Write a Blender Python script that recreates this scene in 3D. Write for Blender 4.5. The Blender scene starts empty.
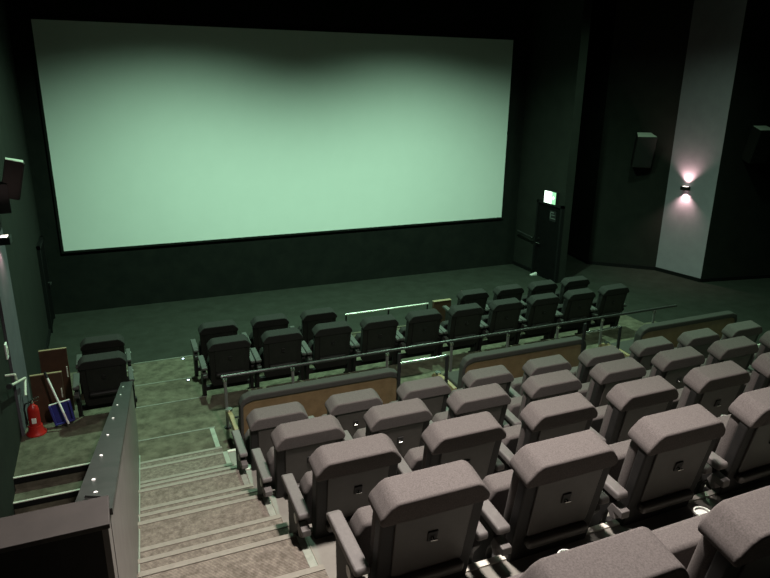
import bpy, bmesh, math, random
from mathutils import Vector, Matrix
random.seed(7)
sc = bpy.context.scene
COL = sc.collection
U = 0.75            # metres per seat pitch: the room is laid out in seat pitches
Z0 = 6.19           # eye height above the front floor, in seat pitches
PI = math.pi

def W(x, y, z): return Vector((x*U, y*U, (z+Z0)*U))

# ------------------------------------------------------------------ materials
def mat(name, col, rough=0.6, metal=0.0, var=0.0, scale=8.0, col2=None, bump=0.0, bscale=200.0, emit=None, estr=0.0, spec=0.5, stripes=0.0):
    m = bpy.data.materials.new(name); m.use_nodes = True
    n = m.node_tree.nodes; l = m.node_tree.links
    b = n['Principled BSDF']
    b.inputs['Base Color'].default_value = (*col, 1)
    b.inputs['Roughness'].default_value = rough
    b.inputs['Metallic'].default_value = metal
    b.inputs['Specular IOR Level'].default_value = spec
    tc = n.new('ShaderNodeTexCoord')
    if col2 is not None:
        nz = n.new('ShaderNodeTexNoise'); nz.inputs['Scale'].default_value = scale
        nz.inputs['Detail'].default_value = 6; nz.inputs['Roughness'].default_value = 0.65
        l.new(tc.outputs['Object'], nz.inputs['Vector'])
        cr = n.new('ShaderNodeValToRGB')
        cr.color_ramp.elements[0].position = 0.36; cr.color_ramp.elements[1].position = 0.66
        cr.color_ramp.elements[0].color = (*col, 1); cr.color_ramp.elements[1].color = (*col2, 1)
        l.new(nz.outputs['Fac'], cr.inputs['Fac'])
        out = cr.outputs['Color']
        if stripes > 0:
            wv = n.new('ShaderNodeTexWave'); wv.wave_type = 'BANDS'; wv.bands_direction = 'Y'
            wv.inputs['Scale'].default_value = stripes; wv.inputs['Distortion'].default_value = 1.2
            wv.inputs['Detail'].default_value = 3; wv.inputs['Detail Scale'].default_value = 6
            l.new(tc.outputs['Object'], wv.inputs['Vector'])
            mx = n.new('ShaderNodeMix'); mx.data_type = 'RGBA'; mx.blend_type = 'MULTIPLY'
            mx.inputs['Factor'].default_value = 0.55
            l.new(out, mx.inputs['A']); l.new(wv.outputs['Color'], mx.inputs['B'])
            out = mx.outputs['Result']
        l.new(out, b.inputs['Base Color'])
    if bump > 0:
        nb = n.new('ShaderNodeTexNoise'); nb.inputs['Scale'].default_value = bscale
        nb.inputs['Detail'].default_value = 3
        l.new(tc.outputs['Object'], nb.inputs['Vector'])
        bp = n.new('ShaderNodeBump'); bp.inputs['Strength'].default_value = bump
        bp.inputs['Distance'].default_value = 0.0006
        l.new(nb.outputs['Fac'], bp.inputs['Height']); l.new(bp.outputs['Normal'], b.inputs['Normal'])
    if emit is not None:
        b.inputs['Emission Color'].default_value = (*emit, 1)
        b.inputs['Emission Strength'].default_value = estr
    return m

M = {}
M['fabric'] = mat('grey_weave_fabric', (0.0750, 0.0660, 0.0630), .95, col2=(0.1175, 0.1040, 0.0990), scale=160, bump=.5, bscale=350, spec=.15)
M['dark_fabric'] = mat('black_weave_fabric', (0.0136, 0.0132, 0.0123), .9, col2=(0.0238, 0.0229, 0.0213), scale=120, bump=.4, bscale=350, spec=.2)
M['shell'] = mat('black_plastic', (.010, .0095, .009), .6, col2=(.015, .014, .013), scale=40, spec=.3)
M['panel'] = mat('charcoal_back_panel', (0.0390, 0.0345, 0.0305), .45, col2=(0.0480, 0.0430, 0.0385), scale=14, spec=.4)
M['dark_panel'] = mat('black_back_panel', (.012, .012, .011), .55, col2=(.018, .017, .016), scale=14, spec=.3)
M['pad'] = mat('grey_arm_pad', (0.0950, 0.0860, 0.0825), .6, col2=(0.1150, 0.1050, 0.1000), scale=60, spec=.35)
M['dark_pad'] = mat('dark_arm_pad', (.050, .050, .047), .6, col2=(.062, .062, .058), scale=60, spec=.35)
M['chrome'] = mat('polished_steel', (.62, .62, .60), .22, 1.0)
M['bolt'] = mat('glint_white_bolt', (.85, .85, .82), .5)  # near-white colour stands in for glints on the bolt heads
M['rim'] = mat('satin_steel_rim', (.55, .55, .52), .45, .6)
M['plate'] = mat('pale_number_plate', (0.3400, 0.3300, 0.3100), .4)
M['wood'] = mat('sofa_wood_veneer', (.118, .074, .034), .5, col2=(.158, .102, .050), scale=9)
M['tan_wood'] = mat('pale_wood_edge', (0.2048, 0.1414, 0.0683), .45, col2=(0.2438, 0.1755, 0.0926), scale=12)
M['brown'] = mat('brown_board', (.050, .022, .012), .5, col2=(.075, .035, .018), scale=5)
M['brown_edge'] = mat('board_edge', (.22, .17, .10), .5)
M['carpet'] = mat('mottled_carpet', (0.0574, 0.0517, 0.0377), .97, col2=(0.1148, 0.1050, 0.0771), scale=7, bump=.7, bscale=220, spec=.1)
M['stair_carpet'] = mat('ribbed_stair_carpet', (0.1300, 0.1100, 0.0900), .97, col2=(0.2500, 0.2150, 0.1800), scale=26, bump=.8, bscale=250, spec=.1, stripes=26)
M['vinyl'] = mat('grey_vinyl', (.165, .155, .135), .5, col2=(.195, .185, .162), scale=5, spec=.3)
M['nosing'] = mat('pale_nosing', (0.1650, 0.1475, 0.1225), .7, col2=(0.2000, 0.1800, 0.1500), scale=30)
M['edge'] = mat('tier_edge_trim', (0.5625, 0.5250, 0.4650), .4, col2=(0.6150, 0.5775, 0.5175), scale=12)
M['faint'] = mat('carpet_edge', (.12, .12, .10), .8, col2=(.16, .16, .135), scale=20)
M['strip_left'] = mat('darkened_lilac_strip', (.085, .078, .090), .9, col2=(.10, .092, .105), scale=4, spec=.1)  # lilac darkened in the colour to offset the stage light falling on it
M['border'] = mat('stair_border', (.20, .22, .18), .7, col2=(.26, .28, .23), scale=20)
M['floor'] = mat('dark_floor_carpet', (.023, .025, .020), .97, col2=(.031, .034, .028), scale=3, bump=.4, bscale=120, spec=.1)
M['wall'] = mat('black_wall_cloth', (.016, .017, .0145), .97, col2=(.020, .0215, .018), scale=3, spec=.1)
M['front'] = mat('black_masking', (.010, .011, .010), .98, col2=(.014, .015, .013), scale=3, spec=.05)
M['ceiling'] = mat('black_ceiling', (.012, .012, .012), .95, col2=(.016, .016, .016), scale=3, spec=.05)
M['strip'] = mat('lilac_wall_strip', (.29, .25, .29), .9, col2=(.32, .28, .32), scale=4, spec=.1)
M['pale_metal'] = mat('pale_metal', (.55, .54, .50), .35, .5)
M['rail_grey'] = mat('grey_metal_post', (.17, .17, .16), .4, .4)
M['base'] = mat('black_skirting', (.004, .004, .004), .7, spec=.2)
M['screen'] = mat('white_screen', (.80, .82, .80), .9, col2=(.82, .84, .82), scale=2, spec=.1)
M['black'] = mat('matt_black', (.008, .008, .008), .7, col2=(.012, .012, .012), scale=10, spec=.3)
M['door'] = mat('black_door', (.004, .004, .004), .9, col2=(.006, .006, .006), scale=6, spec=.05)
M['bal'] = mat('grey_laminate', (0.0979, 0.0906, 0.0855), .38, col2=(0.1377, 0.1290, 0.1218), scale=6, spec=.5)
M['cap'] = mat('dark_metal_cap', (.040, .040, .039), .34, .4, col2=(.06, .06, .058), scale=10)
M['capdull'] = mat('brown_grey_capping', (0.0240, 0.0205, 0.0180), .6, col2=(0.0300, 0.0255, 0.0225), scale=12)
M['red'] = mat('red_enamel', (.36, .014, .011), .35, col2=(.42, .018, .014), scale=8)
M['blue'] = mat('blue_plastic', (.025, .025, .16), .4, col2=(.034, .034, .19), scale=8)
M['white'] = mat('white_plastic', (.75, .74, .70), .4, col2=(.80, .79, .75), scale=8)
M['sign_white'] = mat('lit_sign_white', (.8, .9, .8), .4, emit=(.80, 1.0, .84), estr=2.2)
M['sign_green'] = mat('lit_sign_green', (.3, .7, .4), .4, emit=(.38, .80, .45), estr=.9)
M['led'] = mat('step_led', (.8, .9, 1), .3, emit=(.62, .82, 1.0), estr=5)
M['lamp'] = mat('lamp_lens', (1, .9, .85), .3, emit=(1.0, .84, .78), estr=4)
M['spk'] = mat('speaker_box', (.010, .008, .007), .6, col2=(.014, .012, .010), scale=20, spec=.3)
M['grille'] = mat('speaker_grille', (.014, .015, .013), .8, col2=(.020, .021, .019), scale=90, spec=.3)
M['spktop'] = mat('speaker_top', (.50, .50, .44), .4)

# ------------------------------------------------------------------ mesh helpers (arguments already in metres)
def merge(dst, src):
    me = bpy.data.meshes.new('tmp'); src.to_mesh(me); src.free(); dst.from_mesh(me); bpy.data.meshes.remove(me)

def rbox(bm, x0, x1, y0, y1, z0, z1, r=0.0, seg=3, mtx=None):
    b = bmesh.new()
    bmesh.ops.create_cube(b, size=1.0)
    for v in b.verts:
        v.co = Vector((x0 + (v.co.x+.5)*(x1-x0), y0 + (v.co.y+.5)*(y1-y0), z0 + (v.co.z+.5)*(z1-z0)))
    if r > 0:
        bmesh.ops.bevel(b, geom=b.edges[:], offset=r, segments=seg, profile=.5, affect='EDGES', clamp_overlap=True)
    if mtx: bmesh.ops.transform(b, matrix=mtx, verts=b.verts[:])
    merge(bm, b)

def prism(bm, pts, a0, a1, axis='y', r=0.0, seg=3, mtx=None):
    """outline pts (u,v): axis y -> (u,a,v); axis x -> (a,u,v); axis z -> (u,v,a)"""
    b = bmesh.new()
    def P(u, v, a): return {'y': (u, a, v), 'x': (a, u, v), 'z': (u, v, a)}[axis]
    A = [b.verts.new(P(u, v, a0)) for u, v in pts]
    B = [b.verts.new(P(u, v, a1)) for u, v in pts]
    n = len(pts)
    b.faces.new(A); b.faces.new(B[::-1])
    for i in range(n):
        b.faces.new((A[i], B[i], B[(i+1) % n], A[(i+1) % n]))
    bmesh.ops.recalc_face_normals(b, faces=b.faces[:])
    if r > 0:
        bmesh.ops.bevel(b, geom=b.edges[:], offset=r, segments=seg, profile=.5, affect='EDGES', clamp_overlap=True)
    if mtx: bmesh.ops.transform(b, matrix=mtx, verts=b.verts[:])
    merge(bm, b)

def rod(bm, p0, p1, r, n=12, r2=None):
    p0 = Vector(p0); p1 = Vector(p1); d = p1-p0
    b = bmesh.new()
    bmesh.ops.create_cone(b, cap_ends=True, segments=n, radius1=r, radius2=r if r2 is None else r2, depth=d.length)
    q = Vector((0, 0, 1)).rotation_difference(d.normalized())
    bmesh.ops.transform(b, matrix=Matrix.Translation((p0+p1)/2) @ q.to_matrix().to_4x4(), verts=b.verts[:])
    merge(bm, b)

def lathe(bm, prof, n=24, loc=(0, 0, 0), mtx=None):
    b = bmesh.new(); rings = []
    for r, z in prof:
        rings.append([b.verts.new((r*math.cos(2*PI*i/n)+loc[0], r*math.sin(2*PI*i/n)+loc[1], z+loc[2])) for i in range(n)])
    for a, c in zip(rings, rings[1:]):
        for i in range(n): b.faces.new((a[i], a[(i+1) % n], c[(i+1) % n], c[i]))
    b.faces.new(rings[0][::-1]); b.faces.new(rings[-1])
    bmesh.ops.recalc_face_normals(b, faces=b.faces[:])
    if mtx: bmesh.ops.transform(b, matrix=mtx, verts=b.verts[:])
    merge(bm, b)

def obj(name, bm, m, parent=None, smooth=True):
    me = bpy.data.meshes.new(name); bm.to_mesh(me); bm.free()
    me.materials.append(m)
    o = bpy.data.objects.new(name, me); COL.objects.link(o)
    if smooth:
        me.polygons.foreach_set('use_smooth', [True]*len(me.polygons))
        me.set_sharp_from_angle(angle=math.radians(50))
        w = o.modifiers.new('WeightedNormal', 'WEIGHTED_NORMAL'); w.keep_sharp = True
    if parent: o.parent = parent
    return o

def thing(name, label, cat, loc=(0, 0, 0), rz=0.0, group=None):
    o = bpy.data.objects.new(name, None); COL.objects.link(o)
    o.empty_display_size = .1
    o.location = loc; o.rotation_euler = (0, 0, rz)
    tag(o, label, cat, group); return o

def tag(o, label, cat, group=None):
    o['label'] = label; o['category'] = cat
    if group: o['group'] = group

def struct(name, bm, m, parent=None, smooth=False):
    o = obj(name, bm, m, parent, smooth); o['kind'] = 'structure'; return o

def part(name, m, parent, fn, smooth=True):
    bm = bmesh.new(); fn(bm); return obj(name, bm, m, parent, smooth)

def wbox(bm, x0, x1, y0, y1, z0, z1, r=0):      # room coordinates in seat pitches
    a = W(x0, y0, z0); b = W(x1, y1, z1)
    rbox(bm, a.x, b.x, a.y, b.y, a.z, b.z, r)

# ------------------------------------------------------------------ room shell
XL, XR = -1.75, 12.4
FL = -6.19
CEIL = 3.2
YF = 18.93
bm = bmesh.new()
# front floor and the wide floor on the right
wbox(bm, XL-.3, 22.5, 14.3, 21.0, FL-.3, FL)
wbox(bm, XR, 22.5, -3.0, 14.3, FL-.3, FL)
struct('floor', bm, M['floor'])

tiers = [('F1', 12.75, 14.3, -6.02), ('F2', 11.44, 12.75, -5.85), ('walk', 9.9, 11.44, -5.68), ('sofa', 8.5, 9.9, -5.50),
         ('R1', 7.15, 8.5, -5.155), ('R2', 5.80, 7.15, -4.63), ('R3', 4.45, 5.80, -4.11), ('R4', 3.1, 4.45, -3.60),
         ('R5', 1.75, 3.1, -3.14), ('R6', .4, 1.75, -2.57), ('R7', -2.6, .4, -2.05)]
TZ = {t[0]: t[3] for t in tiers}
AX0, AX1 = -.02, 1.13      # stair aisle
bm = bmesh.new()
for n, y0, y1, z in tiers[:3]:
    wbox(bm, XL if n != 'walk' else XL, XR, y0 if n != 'walk' else 9.9, y1, -6.6, z)
wbox(bm, XL, -.12, 9.81, 9.9, -6.6, -5.68)
struct('floor_front_tiers', bm, M['carpet'])
bm = bmesh.new()
wbox(bm, -.2, XR, 8.5, 9.9, -6.6, -5.5)
struct('floor_sofa_tier', bm, M['carpet'])
bm = bmesh.new()
for n, y0, y1, z in tiers[4:9]:
    wbox(bm, 1.20, XR, y0, y1, -6.6, z)
struct('floor_seat_tiers', bm, M['vinyl'])
bm = bmesh.new()
for n, y0, y1, z in tiers[9:]:
    wbox(bm, 1.20, XR, y0, y1, -6.6, z)
struct('floor_rear_tiers', bm, M['floor'])  # unseen tiers, kept dark to cut light bounced onto the chair backs
# carpeted stair: one solid flight, treads at every tier plus two half steps in front of each tier edge
steps = []                      # (y0, y1, z)
for n, y0, y1, z in tiers[4:]:
    steps.append((y0, y1, z))
edges = [8.5, 7.15, 5.80, 4.45, 3.1, 1.75, .4]
zs = [-5.155, -4.63, -4.11, -3.60, -3.14, -2.57, -2.05]
below = [-5.5] + zs[:-1]
sub = []
for e, z, zb in zip(edges, zs, below):
    d = (z-zb)/3
    if e == 8.5:
        sub.append((8.5, 8.94, -5.327))
    else:
        sub.append((e, e+.37, z-d)); sub.append((e+.37, e+.73, z-2*d))
bm = bmesh.new()
for y0, y1, z in steps: wbox(bm, -.2, AX1, y0, y1, -6.6, z)
for y0, y1, z in sub: wbox(bm, -.2, AX1+.05, y0, y1, z-.35, z)
struct('floor_stair', bm, M['stair_carpet'])
bm = bmesh.new()
for y0, y1, z in steps: wbox(bm, AX1, 1.20, y0, y1, -6.6, z+.004)
wbox(bm, AX1, 1.20, 8.5, 9.9, -6.0, -5.496)
struct('floor_stair_border', bm, M['border'])
# nosing strips at every stair edge
bm = bmesh.new()
for k, (y0, y1, z) in enumerate(steps + sub):
    wbox(bm, -.1, AX1 if k < len(steps) else AX1+.05, y1-.048, y1+.008, z-.03, z+.008)
struct('trim_1', bm, M['nosing'])
bm = bmesh.new()
for y1, z, x0, x1 in [(9.9, -5.5, -.02, 1.22), (11.44, -5.68, .05, 1.3), (12.75, -5.85, .08, 1.25), (14.3, -6.02, .12, 1.38)]:
    wbox(bm, x0, x1, y1-.03, y1+.006, z-.03, z+.006)
struct('trim_2', bm, M['faint'])
bm = bmesh.new()
for n, y0, y1, z in tiers[4:]:
    wbox(bm, 1.20, XR, y1-.040, y1+.010, z-.05, z+.012)
struct('trim_3', bm, M['edge'])
bm = bmesh.new()
for n, y0, y1, z in tiers[4:]:
    wbox(bm, 1.195, 1.207, y0, y1-.04, z-.02, z+.010)
struct('trim_6', bm, M['nosing'])

# stairway opening left of the balustrade: landing at 9.81, treads stepping down towards the camera
bm = bmesh.new()
zz, yy = -5.68, 9.81
vs = []
for k in range(5):
    zz -= .21 if k == 0 else .19
    y0 = yy-.34 if k < 4 else -2.6
    wbox(bm, XL, -.15, y0, yy, zz-.6, zz); vs.append((yy, zz)); yy -= .34
struct('floor_entry_steps', bm, M['carpet'])
bm = bmesh.new()
zz = -5.68; yy = 9.81
for k in range(4):
    r = .21 if k == 0 else .19
    wbox(bm, XL, -.15, yy-.012, yy+.02, zz-r*.5, zz+.004)
    zz -= r; yy -= .34
struct('trim_4', bm, M['base'])
bm = bmesh.new()
zz = -5.68; yy = 9.81
for k in range(4):
    r = .21 if k == 0 else .19
    wbox(bm, XL, -.15, yy-.02, yy+.012, zz-.004, zz+.008)
    zz -= r; yy -= .34
struct('trim_5', bm, M['edge'])
# upper floor beside the camera, left of the stair
bm = bmesh.new(); wbox(bm, XL, -.2, -2.6, 2.5, -2.9, -2.57); struct('floor_upper_landing', bm, M['floor'])

# walls
def wallseg(name, a, b, m, th=.25, z0=FL-1.2, z1=CEIL):
    """vertical wall whose visible face runs a->b (room on the right-hand side of a->b)"""
    bm = bmesh.new()
    A = Vector(a); B = Vector(b); d = (B-A).normalized(); nrm = Vector((-d.y, d.x))*th
    pts = [A, B, B+nrm, A+nrm]
    prism(bm, [(p.x*U, p.y*U) for p in pts], (z0+Z0)*U, (z1+Z0)*U, 'z')
    return struct(name, bm, m)
wallseg('wall_left', (XL, -3.0), (XL, YF+.2), M['wall'])
wallseg('wall_front', (XL-.2, YF), (13.2, YF), M['front'])
wallseg('wall_back', (22.5, -2.7), (XL-.2, -2.7), M['wall'])
# partition with the exit door
bm = bmesh.new(); wbox(bm, 13.2, 13.5, 16.40, 20.6, FL, CEIL); struct('wall_partition', bm, M['wall'])
wallseg('wall_recess', (13.3, 20.6), (16.25, 20.6), M['wall'])
RW = [(16.22, 20.6), (15.75, 17.94), (17.47, 16.45), (17.78, 14.79), (20.9, 14.33), (22.3, 14.0)]
wallseg('wall_right_far', RW[0], RW[1], M['wall'])
wallseg('wall_right_panel', RW[1], RW[2], M['wall'])
wallseg('wall_right_strip', RW[2], RW[3], M['strip'])
wallseg('wall_right_near', RW[3], RW[5], M['wall'])
wallseg('wall_right_rear', (22.3, 14.0), (22.3, -3.0), M['wall'])
for i in range(4):
    a, b = Vector(RW[i]), Vector(RW[i+1] if i < 3 else RW[5])
    d = (b-a).normalized(); n_ = Vector((d.y, -d.x))*.04
    bm = bmesh.new()
    prism(bm, [(p.x*U, p.y*U) for p in (a+n_, b+n_, b, a)], 0.0, .12*U, 'z')
    struct('baseboard_right' + ('' if i == 0 else '_%d' % i), bm, M['base'])
bm = bmesh.new(); wbox(bm, XL, XL+.04, 14.3, YF, FL, FL+.12); struct('baseboard_left', bm, M['base'])
bm = bmesh.new(); wbox(bm, 13.16, 13.2, 17.70, YF, FL, FL+.12); struct('baseboard_partition', bm, M['base'])
# ceiling
bm = bmesh.new(); wbox(bm, XL-.3, 22.6, -3, 21, CEIL, CEIL+.2); struct('ceiling', bm, M['ceiling'])
bm = bmesh.new(); wbox(bm, XL, 22.3, -2.6, 5.2, 2.4, CEIL); struct('ceiling_drop_added', bm, M['ceiling'])  # unseen lower ceiling, added so the warm spots can hang lower
# pale strip on the left wall
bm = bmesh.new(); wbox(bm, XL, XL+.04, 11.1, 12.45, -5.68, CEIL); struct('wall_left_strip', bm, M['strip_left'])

# ------------------------------------------------------------------ screen
t = thing('projection_screen', 'huge blank white cinema screen lit green on the front wall', 'screen', W(5.638, 18.87, -4.424))
def f(bm): rbox(bm, -6.887*U, 6.887*U, 0, .04*U, 0, 5.773*U)
part('screen_surface', M['screen'], t, f, False)
def f(bm):
    for x0, x1, z0, z1 in ((-6.95, 6.95, -.06, 0), (-6.95, 6.95, 5.773, 5.83), (-6.95, -6.887, 0, 5.773), (6.887, 6.95, 0, 5.773)):
        rbox(bm, x0*U, x1*U, -.004*U, .05*U, z0*U, z1*U)
part('masking_frame', M['front'], t, f, False)

# ------------------------------------------------------------------ doors
d1 = bpy.data.objects.new('door_1', None); COL.objects.link(d1); d1['kind'] = 'structure'; d1.location = W(13.2, 17.05, FL)
part('door_leaf', M['door'], d1, lambda bm: rbox(bm, -.05*U, .0, -.58*U, .58*U, 0, 2.46*U, .006), False)
def f(bm):
    rbox(bm, -.09*U, .02*U, -.66*U, -.58*U, 0, 2.54*U); rbox(bm, -.09*U, .02*U, .58*U, .66*U, 0, 2.54*U)
    rbox(bm, -.09*U, .02*U, -.66*U, .66*U, 2.46*U, 2.54*U)
part('door_frame', M['base'], d1, f, False)
def f(bm):
    rod(bm, (-.05*U, .44*U, 1.12*U), (-.13*U, .44*U, 1.12*U), .018); rod(bm, (-.12*U, .46*U, 1.12*U), (-.12*U, .28*U, 1.12*U), .014)
    rod(bm, (-.05*U, .44*U, 1.27*U), (-.085*U, .44*U, 1.27*U), .03)
part('door_handle', M['chrome'], d1, f)
# small notice with a few white lines
t = thing('door_notice', 'small dark notice with faint white lines on the black exit door', 'sign', W(13.142, 16.85, -4.22))
part('notice_plate', M['black'], t, lambda bm: rbox(bm, -.005, 0, -.16*U, .16*U, 0, .34*U), False)
def f(bm):
    rbox(bm, -.009, -.004, -.05*U, .13*U, .27*U, .295*U)
    rbox(bm, -.009, -.004, -.10*U, .08*U, .19*U, .21*U)
    rbox(bm, -.009, -.004, -.14*U, .10*U, .08*U, .10*U)
    rbox(bm, -.009, -.004, .105*U, .13*U, .08*U, .295*U)
part('notice_lines', mat('notice_ink', (.14, .15, .145), .6), t, f, False)

d2 = bpy.data.objects.new('door_2', None); COL.objects.link(d2); d2['kind'] = 'structure'; d2.location = W(XL, 18.05, FL)
part('door_leaf', M['door'], d2, lambda bm: rbox(bm, 0, .05*U, -.52*U, .52*U, 0, 2.18*U, .006), False)
def f(bm):
    rbox(bm, 0, .08*U, -.6*U, -.52*U, 0, 2.26*U); rbox(bm, 0, .08*U, .52*U, .6*U, 0, 2.26*U); rbox(bm, 0, .08*U, -.6*U, .6*U, 2.18*U, 2.26*U)
part('door_frame', M['base'], d2, f, False)
def f(bm):
    rod(bm, (.05*U, .40*U, 1.05*U), (.13*U, .40*U, 1.05*U), .018); rod(bm, (.12*U, .42*U, 1.05*U), (.12*U, .22*U, 1.05*U), .014)
part('door_handle', M['cap'], d2, f)

# exit sign over the right door
t = thing('exit_sign', 'small glowing green and white exit sign above the black door', 'sign', W(13.2, 17.02, -3.66))
part('sign_housing', M['black'], t, lambda bm: rbox(bm, -.10*U, 0, -.31*U, .31*U, -.02*U, .40*U, .006))
part('sign_face', M['sign_white'], t, lambda bm: rbox(bm, -.115*U, -.10*U, -.10*U, .29*U, 0, .38*U, .004))
part('sign_green_field', M['sign_green'], t, lambda bm: rbox(bm, -.115*U, -.10*U, -.29*U, -.10*U, 0, .38*U, .004))
part('sign_arrow', M['sign_white'], t, lambda bm: prism(bm, [(-.25*U, .20*U), (-.17*U, .27*U), (-.17*U, .22*U), (-.12*U, .22*U), (-.12*U, .18*U), (-.17*U, .18*U), (-.17*U, .13*U)], -.119*U, -.112*U, 'x'), False)

# grab rail on the partition wall, left of the door
t = thing('wall_handrail', 'short dark handrail on the wall beside the exit door', 'handrail', W(13.2, 18.1, -4.95))
def f(bm): rod(bm, (-.12*U, -.30*U, 0), (-.12*U, .55*U, .06*U), .018)
part('rail_bar', M['cap'], t, f)
def f(bm):
    rod(bm, (0, -.22*U, -.03*U), (-.12*U, -.22*U, 0), .01); rod(bm, (0, .45*U, .02*U), (-.12*U, .45*U, .05*U), .01)
part('rail_bracket', M['black'], t, f)
part('rail_end', M['chrome'], t, lambda bm: rod(bm, (-.12*U, -.30*U, 0), (-.12*U, -.36*U, -.004), .026))
t = thing('door_stop', 'small pale wedge on the floor at the exit door', 'doorstop', W(13.02, 17.45, FL))
part('wedge', M['white'], t, lambda bm: prism(bm, [(-.12*U, 0), (.12*U, 0), (.12*U, .09*U), (-.12*U, .03*U)], -.05*U, .05*U, 'y', .004))

# ------------------------------------------------------------------ wall lamps
def sconce(label, loc, rz, e):
    t = thing('wall_lamp', label, 'wall lamp', loc, rz, None)
    # local +Y points out of the wall
    part('lamp_body', M['black'], t, lambda bm: rbox(bm, -.13*U, .13*U, .03*U, .19*U, -.06*U, .06*U, .008))
    part('wall_plate', M['black'], t, lambda bm: rbox(bm, -.09*U, .09*U, 0, .05*U, -.05*U, .05*U, .004))
    for s in (1, -1):
        part('lamp_lens', M['lamp'], t, lambda bm: rbox(bm, -.08*U, .08*U, .05*U, .15*U, min(s*.055, s*.064)*U, max(s*.055, s*.064)*U), False)
    for s in (1, -1):
        L = bpy.data.lights.new('wall_lamp_light', 'SPOT'); L.energy = e*4.5; L.color = (1.0, .70, .66)
        L.spot_size = math.radians(108); L.spot_blend = .9; L.shadow_soft_size = .03
        o = bpy.data.objects.new('wall_lamp_light', L); COL.objects.link(o); o.parent = t
        o.location = (0, .13*U, s*.085*U)
        o.rotation_euler = (PI if s > 0 else 0, 0, 0)
    return t
A, B = Vector(RW[2]), Vector(RW[3])
dd = (B-A).normalized(); nn = Vector((dd.y, -dd.x))
pp = A + (B-A)*.427
sconce('small up-and-down wall lamp on the pale strip of the right wall', W(pp.x, pp.y, -3.2), math.atan2(nn.y, nn.x)-PI/2, 13)
sconce('small up-and-down wall lamp on the left wall at the photo edge', W(XL+.04, 11.78, -2.50), -PI/2, 3.5)

# ------------------------------------------------------------------ wall speakers
def speaker(label, loc, rz, s=1.0):
    t = thing('wall_speaker', label, 'speaker', loc, rz)     # local +Y out of the wall
    tilt = Matrix.Rotation(math.radians(-14), 4, 'X')
    m_ = Matrix.Translation((0, .24*U, 0)) @ tilt
    w, h, d = .32*s*U, 1.05*s*U, .46*s*U
    def f(bm): prism(bm, [(-w, 0), (w, 0), (w*.72, -d), (-w*.72, -d)], -h/2, h/2, 'z', .01, 2, Matrix.Translation((0, .30*U, 0)) @ tilt @ Matrix.Translation((0, d*.5, 0)))
    part('cabinet', M['spk'], t, f)
    part('grille', M['grille'], t, lambda bm: rbox(bm, -w*.94, w*.94, 0, .012, -h*.48, h*.48, .004, 2, Matrix.Translation((0, .30*U, 0)) @ tilt @ Matrix.Translation((0, d*.5, 0))))
    part('top_panel', M['spktop'], t, lambda bm: prism(bm, [(-w*.96, -.005), (w*.96, -.005), (w*.70, -d*.97), (-w*.70, -d*.97)], h/2, h/2+.006, 'z', 0, 1, Matrix.Translation((0, .30*U, 0)) @ tilt @ Matrix.Translation((0, d*.5, 0))), False)
    part('mounting_bracket', M['black'], t, lambda bm: rbox(bm, -.16*U, .16*U, 0, .22*U, -.55*U, -.05*U, .01))
    return t
def on_wall(a, b, t_): a = Vector(a); b = Vector(b); return a+(b-a)*t_
a, b = Vector(RW[1]), Vector(RW[2]); d = (b-a).normalized(); n_ = Vector((d.y, -d.x)); p = on_wall(a, b, .55)
speaker('black speaker high on the right wall, left of the pale strip', W(p.x, p.y, -2.05), math.atan2(n_.y, n_.x)-PI/2+.25)
a, b = Vector(RW[3]), Vector(RW[5]); d = (b-a).normalized(); n_ = Vector((d.y, -d.x)); p = on_wall(a, b, .22)
speaker('barely visible dark speaker on the wall right of the pale strip', W(p.x, p.y, -1.70), math.atan2(n_.y, n_.x)-PI/2)
speaker('black speaker high on the left wall at the photo edge', W(XL, 12.45, -1.62), -PI/2+.1, .60)

# ------------------------------------------------------------------ cinema chairs
TILT = math.radians(11.5)
def back_m(): return Matrix.Translation((0, .075*U, .20*U)) @ Matrix.Rotation(TILT, 4, 'X')   # leans the top back towards -Y
def scl(pts): return [(u*U, v*U) for u, v in pts]

def arm(root, sx, padm, badge=False, cup=False):
    """one armrest: stand, pad, cup holder; sx = centre x in seat pitches"""
    hw = .040 if cup else .050
    ye = .40 if cup else .44
    def f(bm):
        prism(bm, scl([(.10, .0), (.40, .0), (.42, .05), (.32, .10), (.34, .79), (.02, .77), (-.02, .68), (.06, .56), (.14, .10), (.08, .05)]), (sx-.030)*U, (sx+.030)*U, 'x', .006, 2)
    part('arm_stand', M['shell'], root, f)
    def f(bm):
        prism(bm, scl([(-.08, .825), (ye, .870), (ye+.045, .845), (ye+.045, .81), (-.06, .76), (-.09, .78)]), (sx-hw)*U, (sx+hw)*U, 'x', .012, 3)
    part('armrest', padm, root, f)
    if not cup:
        part('arm_bracket', padm, root, lambda bm: prism(bm, scl([(-.13, .70), (-.02, .715), (.02, .64), (-.03, .58), (-.07, .60), (-.05, .65), (-.13, .64)]), (sx-.038)*U, (sx+.038)*U, 'x', .006, 2))
    if cup:
        ch = part('cup_holder', M['shell'], root, lambda bm: (lathe(bm, [(.036*U, .57*U), (.047*U, .70*U), (.040*U, .70*U), (.034*U, .59*U)], 20, (sx*U, .585*U, 0)), rbox(bm, (sx-.02)*U, (sx+.02)*U, .30*U, .55*U, .60*U, .64*U, .004, 1)))
        part('rim', M['rim'], ch, lambda bm: lathe(bm, [(.051*U, .698*U), (.051*U, .710*U), (.043*U, .710*U), (.043*U, .696*U)], 24, (sx*U, .585*U, 0)))
    if badge:
        def f(bm):
            rod(bm, ((sx-.030)*U, 0, 0), ((sx-.042)*U, 0, 0), .045*U, 20)
            for v in bm.verts: v.co.y = v.co.y*.9 + .06*U; v.co.z += .70*U
        part('row_badge', M['plate'], root, f)

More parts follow.
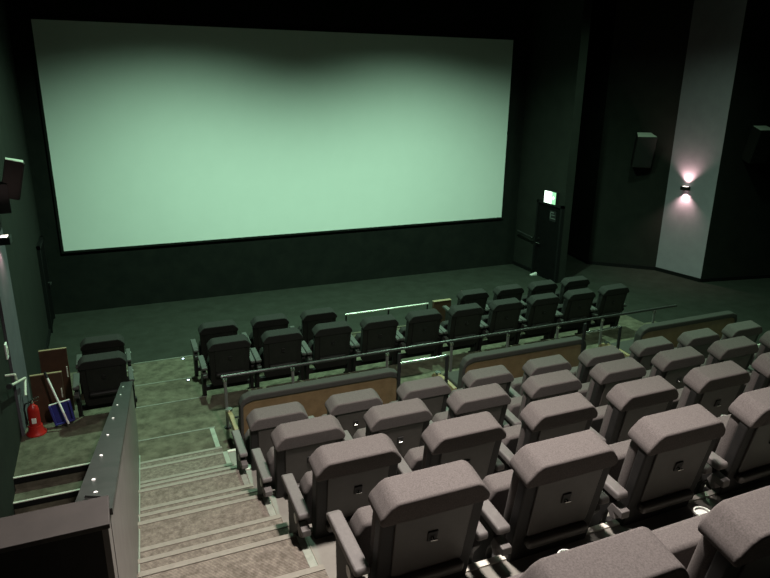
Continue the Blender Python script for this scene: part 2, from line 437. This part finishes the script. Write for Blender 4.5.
def make_chair(fab, pan, padm, right_arm=False, badge=False, left_arm=True):
    root = thing('cinema_chair', 'chair', 'chair')
    m_ = back_m()
    L = 1.155
    def f(bm):
        o = [(-.29, .20), (.29, .20), (.334, .27), (.352, .96), (.345, 1.02), (.25, 1.09), (-.25, 1.09), (-.345, 1.02), (-.352, .96), (-.334, .27)]
        prism(bm, scl(o), -.035*U, .05*U, 'y', .012, 3, m_)
    sh = part('back_shell', M['shell'], root, f)
    def f(bm):
        o = [(-.235, .50), (.235, .50), (.248, .53), (.262, .985), (-.262, .985), (-.248, .53)]
        prism(bm, scl(o), -.050*U, -.030*U, 'y', .005, 2, m_)
    bp_ = part('back_panel', pan, root, f)
    part('lower_lip', pan, bp_, lambda bm: rbox(bm, -.255*U, .255*U, -.105*U, -.030*U, .425*U, .505*U, .030*U, 4, m_))
    def f(bm):
        o = [(-.29, .20), (.29, .20), (.318, .30), (.336, .93), (.32, 1.03), (-.32, 1.03), (-.336, .93), (-.318, .30)]
        prism(bm, scl(o), .045*U, .160*U, 'y', .035, 4, m_)
    part('backrest', fab, root, f)
    def f(bm):
        o = [(-.355, .985), (.355, .985), (.368, 1.02), (.357, 1.06), (.300, 1.132), (.262, L), (-.262, L), (-.300, 1.132), (-.357, 1.06), (-.368, 1.02)]
        prism(bm, scl(o), -.062*U, .165*U, 'y', .030*U, 4, m_)
    part('headrest', fab, root, f)
    # tip-up seat, folded
    def f(bm):
        sm = Matrix.Translation((0, .38*U, .36*U)) @ Matrix.Rotation(math.radians(10), 4, 'X')
        o = [(-.30, 0), (.30, 0), (.335, .06), (.335, .40), (.28, .50), (-.28, .50), (-.335, .40), (-.335, .06)]
        prism(bm, scl(o), -.03*U, .14*U, 'y', .04, 4, sm)
    part('seat', fab, root, f)
    def f(bm):
        rbox(bm, -.46*U, .46*U, .17*U, .26*U, .24*U, .33*U, .008, 2)
    part('seat_beam', M['shell'], root, f)
    def f(bm):
        rbox(bm, -.035*U, .035*U, -.060*U, -.045*U, .76*U, .84*U, .004, 2, m_)
    hk = part('bag_hook', M['shell'], root, f)
    def f(bm):
        rod(bm, m_ @ Vector((-.018*U, -.070*U, .780*U)), m_ @ Vector((.022*U, -.078*U, .787*U)), .005, 8)
        rod(bm, m_ @ Vector((0, -.055*U, .79*U)), m_ @ Vector((0, -.075*U, .778*U)), .006, 8)
    part('hook_tip', M['chrome'] if fab is M['fabric'] else M['black'], hk, f)
    arm(root, -.435, padm, badge)
    arm(root, .405, padm, cup=True)
    return root

def copy_tree(o, parent=None):
    c = o.copy(); COL.objects.link(c)
    if parent: c.parent = parent
    for ch in list(o.children): copy_tree(ch, c)
    return c

ORD = ['first', 'second', 'third', 'fourth', 'fifth', 'sixth', 'seventh', 'eighth', 'ninth', 'tenth']
protos = {}
def chair(kind, x, y, z, label, group):
    if kind not in protos:
        k = kind.split('+')
        dark = k[0] == 'dark'
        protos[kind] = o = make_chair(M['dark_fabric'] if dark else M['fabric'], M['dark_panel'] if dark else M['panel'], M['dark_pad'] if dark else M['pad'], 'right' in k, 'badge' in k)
    else:
        o = copy_tree(protos[kind])
    o.location = W(x, y, z)
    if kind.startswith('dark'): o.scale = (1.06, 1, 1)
    tag(o, label, 'chair', group)
rows = [('R5', 1.69, 1.672, 2, 'the row nearest the camera'), ('R4', 3.05, 1.595, 4, 'the second row from the camera'),
        ('R3', 4.34, 1.60, 6, 'the third row from the camera'), ('R2', 5.70, 1.60, 8, 'the fourth row from the camera'),
        ('R1', 7.09, 1.615, 9, 'the row right behind the wood-backed sofas')]
for n, y, x0, cnt, desc in rows:
    for i in range(cnt):
        chair('grey+badge' if i == 0 else 'grey', x0+i, y, TZ[n], 'grey fabric cinema chair, %s from the stairs in %s' % (ORD[i], desc), 'grey cinema chairs in ' + desc)
for i in range(10):
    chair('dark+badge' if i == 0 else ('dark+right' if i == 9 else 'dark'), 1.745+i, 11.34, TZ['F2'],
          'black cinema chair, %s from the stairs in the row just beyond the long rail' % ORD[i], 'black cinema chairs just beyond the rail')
for i in (0, 1, 2, 6, 7, 8, 9):
    kind = 'dark+badge' if i == 0 else ('dark+right' if i in (2, 9) else 'dark')
    if i < 3: lab = 'black cinema chair in the very front row, %s from the stairs' % ORD[i]
    else: lab = 'black cinema chair in the very front row, %s to the right of the brown box' % ORD[i-6]
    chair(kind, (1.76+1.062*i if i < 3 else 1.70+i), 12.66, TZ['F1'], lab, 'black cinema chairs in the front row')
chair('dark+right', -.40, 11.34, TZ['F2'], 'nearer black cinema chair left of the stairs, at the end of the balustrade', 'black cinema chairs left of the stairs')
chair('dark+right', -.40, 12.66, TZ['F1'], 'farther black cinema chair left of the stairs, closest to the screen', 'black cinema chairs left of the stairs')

# ------------------------------------------------------------------ wood-backed sofas
def make_sofa():
    t = thing('sofa', 'sofa', 'sofa')
    w = 1.29; H = 1.13
    tl = Matrix.Translation((0, .14*U, .0)) @ Matrix.Rotation(math.radians(7), 4, 'X')
    def f(bm):   # padded rim: horseshoe around the wooden panel
        o = [(-w, .05), (-w, H-.16), (-w+.05, H-.05), (-w+.17, H), (w-.17, H), (w-.05, H-.05), (w, H-.16), (w, .05),
             (w-.05, .05), (w-.05, H-.21), (w-.09, H-.14), (w-.19, H-.105), (-w+.19, H-.105), (-w+.09, H-.14), (-w+.05, H-.19), (-w+.05, .05)]
        prism(bm, scl(o), -.045*U, .11*U, 'y', .018, 3, tl)
    part('padded_rim', M['dark_pad_fab'], t, f)
    def f(bm):
        o = [(-w+.04, .04), (w-.04, .04), (w-.04, H-.19), (w-.09, H-.10), (w-.19, H-.06), (-w+.19, H-.06), (-w+.09, H-.10), (-w+.04, H-.19)]
        prism(bm, scl(o), -.025*U, .05*U, 'y', .004, 2, tl)
    part('wooden_back_panel', M['wood'], t, f)
    for s in (-1, 1):
        part('back_cushion', M['dark_pad_fab'], t, lambda bm: rbox(bm, min(s*.02, s*1.17)*U, max(s*.02, s*1.17)*U, .06*U, .24*U, .40*U, (H-.22)*U, .03, 3, tl))
        part('seat_cushion', M['dark_pad_fab'], t, lambda bm: rbox(bm, min(s*.01, s*1.17)*U, max(s*.01, s*1.17)*U, .22*U, .92*U, .28*U, .44*U, .03, 3))
    part('base', M['black'], t, lambda bm: rbox(bm, -1.19*U, 1.19*U, .16*U, .90*U, .06*U, .28*U, .01))
    for sx in (-1.1, 1.1):
        for sy in (.22, .82):
            part('leg', M['black'], t, lambda bm: rbox(bm, (sx-.04)*U, (sx+.04)*U, (sy-.04)*U, (sy+.04)*U, 0, .07*U))
    for s in (-1, 1):
        def f(bm): prism(bm, scl([(.10, .36), (.16, .50), (.60, .52), (.90, .47), (1.0, .38), (.95, .33), (.55, .42), (.22, .38)]), (s*1.33-.035)*U, (s*1.33+.035)*U, 'x', .008, 2)
        a = part('wooden_arm', M['tan_wood'], t, f)
        part('arm_post', M['black'], t, lambda bm: rbox(bm, (s*1.33-.02)*U, (s*1.33+.02)*U, .3*U, .42*U, 0, .40*U))
        part('cup_ring', M['chrome'], a, lambda bm: lathe(bm, [(.045*U, .50*U), (.055*U, .50*U), (.055*U, .53*U), (.045*U, .53*U)], 20, (s*1.33*U, .80*U, 0)))
    return t
M['dark_pad_fab'] = mat('charcoal_upholstery', (0.0360, 0.0338, 0.0307), .9, col2=(0.0510, 0.0480, 0.0435), scale=90, bump=.4, bscale=300, spec=.2)
s0 = make_sofa()
for i, (x, lab) in enumerate([(2.73, 'wood-backed sofa with padded rim nearest the stairs, leftmost of three'),
                              (6.47, 'wood-backed sofa with padded rim between the two small guard frames, middle of three'),
                              (10.33, 'wood-backed sofa with padded rim farthest right, beyond the second guard frame')]):
    o = s0 if i == 0 else copy_tree(s0)
    o.location = W(x, 8.64, -5.5); tag(o, lab, 'sofa', 'wood-backed sofas')

# ------------------------------------------------------------------ guard rails
ZR = -4.575; YR = 9.80
t = thing('guard_rail', 'long dark metal guard rail with silver post caps in front of the sofas', 'railing', W(1.42, YR, -5.5))
H = (ZR+5.5)*U
part('top_bar', M['cap'], t, lambda bm: rod(bm, (-.06*U, 0, H), (9.75*U, 0, H), .020, 14))
for px in (1.42, 2.55, 4.29, 5.60, 6.84, 8.02, 9.15, 10.56):
    x = (px-1.42)*U
    po = part('post', M['rail_grey'], t, lambda bm: rod(bm, (x, 0, 0), (x, 0, H-.05), .020, 12))
    part('post_cap', M['chrome'], po, lambda bm: (rod(bm, (x, 0, H-.06), (x, 0, H-.03), .026, 14), rod(bm, (x, 0, H-.03), (x, 0, H-.005), .012, 8)))
    part('foot_plate', M['black'], po, lambda bm: rod(bm, (x, 0, 0), (x, 0, .012), .045, 16))
part('lower_bar', M['black'], t, lambda bm: rod(bm, (0, 0, .12), (9.14*U, 0, .12), .012, 10))

def guard_frame(x0, x1, label):
    t = thing('safety_barrier', label, 'railing', W((x0+x1)/2, 8.44, -5.155), 0, 'guard frames between the sofas')
    h = .97*U; w = (x1-x0)/2*U
    part('top_bar', M['chrome'], t, lambda bm: rod(bm, (-w, 0, h), (w, 0, h), .014, 12))
    for s in (-1, 1):
        part('post', M['black'], t, lambda bm: rbox(bm, s*w-.018, s*w+.018, -.014, .014, 0, h+.01 if s > 0 else h+.13, .004))
guard_frame(3.90, 4.75, 'small black guard frame with steel bar between left and middle sofas')
guard_frame(7.50, 8.32, 'small black guard frame with steel bar between middle and right sofas')

# low rail in front of the wheelchair space
t = thing('low_rail', 'low pale metal rail standing before the empty wheelchair space at front', 'railing', W(5.05, 14.15, -6.02))
part('top_bar', M['pale_metal'], t, lambda bm: rod(bm, (0, 0, .56*U), (2.28*U, 0, .57*U), .020, 12))
for x in (.02, 1.16, 2.26):
    part('post', M['black'], t, lambda bm: rod(bm, (x*U, 0, 0), (x*U, 0, .55*U), .016, 10))
t = thing('wooden_box', 'dark brown wooden box standing in the wheelchair gap of the front row', 'box', W(7.65, 14.0, -6.02))
part('body', M['brown'], t, lambda bm: rbox(bm, -.25*U, .25*U, -.05*U, .05*U, 0, .66*U, .006))
part('lid', M['brown_edge'], t, lambda bm: rbox(bm, -.255*U, .255*U, -.055*U, .055*U, .66*U, .675*U, .003))

# ------------------------------------------------------------------ balustrade along the stair and parapet
BA, BB = Vector((-.148, 2.78)), Vector((.030, 10.45))   # aisle-side face
def topz(y): return -.83-.37*y
bd = (BB-BA).normalized(); bn = Vector((-bd.y, bd.x))
t = thing('balustrade', 'solid grey sloping balustrade along the left side of the stairs', 'balustrade', W(BA.x, BA.y, -5.0))
org = t.location.copy()
def slab(bm, th0, th1, up0, up1, a=BA, b=BB, zbot=None):
    pts = []
    for p in (a, b):
        for th in (th0, th1):
            q = p+bn*th
            lo = (zbot if zbot is not None else topz(p.y)+up0); hi = topz(p.y)+up1
            pts.append((W(q.x, q.y, lo)-org, W(q.x, q.y, hi)-org))
    v = [[bm.verts.new(c) for c in pr] for pr in pts]
    a0, a1, b0, b1 = v
    for fc in ((a0[0], a0[1], b0[1], b0[0]), (a1[0], b1[0], b1[1], a1[1]), (a0[1], a1[1], b1[1], b0[1]), (a0[0], b0[0], b1[0], a1[0]), (a0[0], a1[0], a1[1], a0[1]), (b0[0], b0[1], b1[1], b1[0])):
        bm.faces.new(fc)
    bmesh.ops.recalc_face_normals(bm, faces=bm.faces[:])
part('panel', M['bal'], t, lambda bm: slab(bm, 0, .15, 0, -.03, zbot=-6.2), False)
cp = part('capping', M['cap'], t, lambda bm: slab(bm, -.012, .165, -.035, .0), False)
for y in (3.45, 4.15, 5.0, 6.0, 7.1, 8.3, 9.5):
    k = (y-BA.y)/(BB.y-BA.y); q = BA+(BB-BA)*k+bn*.11
    c = W(q.x, y, topz(y))-org
    part('bolt', M['bolt'], cp, lambda bm: rod(bm, c, c+Vector((0, 0, .005)), .0075, 10))
c0 = W(-.22, 3.02, topz(3.02))-org
part('cap_clip', M['chrome'], t, lambda bm: rod(bm, c0+Vector((-.03, .02, .002)), c0+Vector((.02, -.01, .006)), .007, 8))
part('cap_screw', M['bolt'], t, lambda bm: rod(bm, c0+Vector((.0, .10, -.05)), c0+Vector((.0, .10, -.036)), .008, 10))
part('edge_strip', M['border'], t, lambda bm: slab(bm, -.016, -.004, -1.2, -1.17, a=BA, b=BB), False)

t = thing('parapet', 'low dark parapet wall with brown-grey top crossing the bottom left corner', 'wall', W(-.95, 2.64, -2.57))
part('panel', M['black'], t, lambda bm: rbox(bm, -.78*U, .775*U, -.09*U, .09*U, -3.0*U, .775*U), False)
part('capping', M['capdull'], t, lambda bm: rbox(bm, -.78*U, .808*U, -.10*U, .115*U, .775*U, .80*U, .003), False)
part('end_face', M['bal'], t, lambda bm: rbox(bm, .775*U, .800*U, -.09*U, .125*U, -2.9*U, .775*U), False)
# ------------------------------------------------------------------ left corner: boards, extinguisher, dustpan, handrail
def board(label, x0, x1, y, z, h, lean):
    t = thing('wooden_board', label, 'board', W((x0+x1)/2, y, z))
    w = (x1-x0)/2*U; m_ = Matrix.Rotation(-lean, 4, 'X')
    part('panel', M['brown'], t, lambda bm: rbox(bm, -w, w, -.02, .02, 0, h*U, .004, 2, m_))
    part('top_edge', M['brown_edge'], t, lambda bm: rbox(bm, -w, w, -.021, .021, h*U-.01, h*U+.004, .002, 1, m_))
    part('handle', M['edge'], t, lambda bm: rbox(bm, w-.035, w-.02, -.035, -.02, h*U*.55, h*U*.72, .003, 1, m_))
board('taller brown wooden board leaning behind another in the left corner', -1.44, -.99, 12.12, -5.85, 1.22, math.radians(3))
board('front brown wooden board behind the fire extinguisher and dustpan', -1.56, -1.07, 11.52, -5.85, 1.02, math.radians(4))

t = thing('fire_extinguisher', 'red fire extinguisher standing on a red base by the left wall', 'fire extinguisher', W(-1.53, 11.12, -5.68))
part('base_stand', M['red'], t, lambda bm: lathe(bm, [(.155*U, 0), (.155*U, .03*U), (.12*U, .06*U), (.105*U, .16*U), (.09*U, .16*U)], 24))
part('cylinder', M['red'], t, lambda bm: lathe(bm, [(.085*U, .04*U), (.092*U, .10*U), (.092*U, .42*U), (.075*U, .49*U), (.03*U, .53*U), (.03*U, .55*U)], 24))
part('label', M['white'], t, lambda bm: rbox(bm, -.035*U, .035*U, -.096*U, -.08*U, .22*U, .32*U, .006))
def f(bm):
    rod(bm, (0, 0, .54*U), (0, 0, .60*U), .022*U, 10); rod(bm, (-.02*U, 0, .60*U), (.11*U, -.03*U, .67*U), .012*U, 8); rod(bm, (-.02*U, 0, .585*U), (.10*U, -.03*U, .60*U), .010*U, 8)
part('valve_handle', M['chrome'], t, f)
def f(bm):
    P = [(-.02, 0, .58), (-.10, .0, .56), (-.125, 0, .46), (-.115, 0, .30), (-.11, 0, .18)]
    for a, b in zip(P, P[1:]): rod(bm, [c*U for c in a], [c*U for c in b], .014*U, 8)
part('hose', M['black'], t, f)

t = thing('dustpan', 'blue lobby dustpan with long white handle propped against the brown board', 'dustpan', W(-1.13, 11.20, -5.68))
m_ = Matrix.Translation((.03, .03, .04)) @ Matrix.Rotation(math.radians(-10), 4, 'X') @ Matrix.Rotation(math.radians(-9), 4, 'Y') @ Matrix.Scale(.84, 4)
def f(bm):
    prism(bm, scl([(-.17, .0), (.17, .0), (.185, .42), (-.185, .42)]), 0, .02*U, 'y', .004, 2, m_)
    prism(bm, scl([(-.19, .0), (-.15, .0), (-.165, .42), (-.205, .42)]), -.08*U, .02*U, 'y', .004, 2, m_)
    prism(bm, scl([(.19, .0), (.15, .0), (.165, .42), (.205, .42)]), -.08*U, .02*U, 'y', .004, 2, m_)
    prism(bm, scl([(-.18, .0), (.18, .0), (.18, .03), (-.18, .03)]), -.10*U, .02*U, 'y', .004, 2, m_)
part('pan', M['blue'], t, f)
part('rim', M['white'], t, lambda bm: rbox(bm, -.20*U, .20*U, -.012*U, .03*U, .42*U, .44*U, .003, 2, m_))
part('pole', M['white'], t, lambda bm: rod(bm, (.10*U, -.14*U, .10*U), (-.145*U, .16*U, .86*U), .018*U, 12))
part('grip', M['black'], t, lambda bm: rod(bm, (-.145*U, .16*U, .86*U), (-.178*U, .20*U, .96*U), .022*U, 12))

t = thing('stair_handrail', 'short pale steel handrail fixed to the left wall above the entry steps', 'handrail', W(XL, 10.9, -4.75))
def wl(x, y, z): return W(x, y, z)-t.location
part('rail_bar', M['edge'], t, lambda bm: (rod(bm, wl(-1.62, 10.04, -4.30), wl(-1.62, 11.51, -4.824), .016, 10), rod(bm, wl(-1.62, 11.51, -4.824), wl(-1.62, 11.25, -5.03), .016, 10)))
part('bracket', M['edge'], t, lambda bm: (rod(bm, wl(-1.62, 10.70, -4.53), wl(-1.62, 10.60, -4.36), .014, 8), rod(bm, wl(-1.62, 10.60, -4.36), wl(XL, 10.60, -4.36), .014, 8)))
part('end_cap', M['black'], t, lambda bm: rod(bm, wl(-1.62, 10.04, -4.30), wl(-1.62, 9.95, -4.27), .03, 10))
t = thing('wall_switch', 'pale oval switch plate on the left wall near the lit strip', 'switch', W(XL, 10.98, -4.10))
part('plate', M['white'], t, lambda bm: rbox(bm, 0, .03*U, -.07*U, .07*U, -.13*U, .13*U, .01))
part('rocker', M['edge'], t, lambda bm: rbox(bm, .03*U, .04*U, -.03*U, .03*U, -.06*U, .06*U, .003))

# small lights let into the step edges
def led(x, y, z, label):
    t = thing('step_light', label, 'step light', W(x, y, z))
    part('housing', M['black'], t, lambda bm: rod(bm, (0, 0, 0), (0, 0, .008), .028, 16))
    part('lens', M['led'], t, lambda bm: rod(bm, (0, 0, .006), (0, 0, .012), .017, 16))
led(1.16, 14.16, -6.02, 'glowing step light at the front edge of the carpet by the stairs')
led(1.10, 12.62, -5.85, 'glowing step light one tier behind the front carpet edge')

# ------------------------------------------------------------------ light
def spot(name, loc, target, e, col, size, blend, soft):
    L = bpy.data.lights.new(name, 'SPOT'); L.energy = e; L.color = col
    L.spot_size = math.radians(size); L.spot_blend = blend; L.shadow_soft_size = soft
    o = bpy.data.objects.new(name, L); COL.objects.link(o)
    o.location = W(*loc)
    o.rotation_euler = (W(*target)-W(*loc)).to_track_quat('-Z', 'Y').to_euler()
    return o
GREEN = (.56, 1.0, .68)
for x, e in ((2.1, 1950), (8.6, 1950), (13.6, 330)):  # weakest spot is an unseen fill, added for the right wall and recess
    spot('stage_and_fill_spot', (x, 13.4, 3.05), (x, 13.5, -6), e, GREEN, 138, 1.0, .12)
WARM = (1.0, .91, .85)
for x, e in ((1.9, 1620), (4.5, 200)):
    spot('house_and_fill_spot', (x, 3.5, 2.3), (x, 4.1, -4), e, WARM, 118, .95, .16)
for x, e in ((7.5, 280), (11.5, 260)):  # unseen green fill spots, added to tint the right-hand rear chairs
    spot('house_and_fill_spot', (x, 6.5, 3.0), (x, 6.5, -4), e, (.62, 1.0, .66), 130, .8, .18)

w = bpy.data.worlds.new('World'); sc.world = w; w.use_nodes = True
w.node_tree.nodes['Background'].inputs[0].default_value = (.6, .8, .65, 1)
w.node_tree.nodes['Background'].inputs[1].default_value = 0.0

# ------------------------------------------------------------------ camera
cam = bpy.data.cameras.new('Camera'); co = bpy.data.objects.new('Camera', cam); COL.objects.link(co)
RM = ((0.919661, 0.108294, -0.377485), (-0.392512, 0.284154, -0.874752), (0.012533, 0.952643, 0.303832))
m4 = Matrix(RM).to_4x4(); m4.translation = W(0, 0, 0)
co.matrix_world = m4
cam.sensor_width = 36; cam.lens = 648/770*36; cam.clip_end = 100; cam.clip_start = .02
sc.camera = co
vs_ = sc.view_settings
vs_.view_transform = 'Standard'; vs_.look = 'None'; vs_.gamma = 1; vs_.exposure = 0; vs_.use_curve_mapping = False
sc.cycles.use_denoising = True
sc.cycles.max_bounces = 6
sc.cycles.sample_clamp_indirect = 3
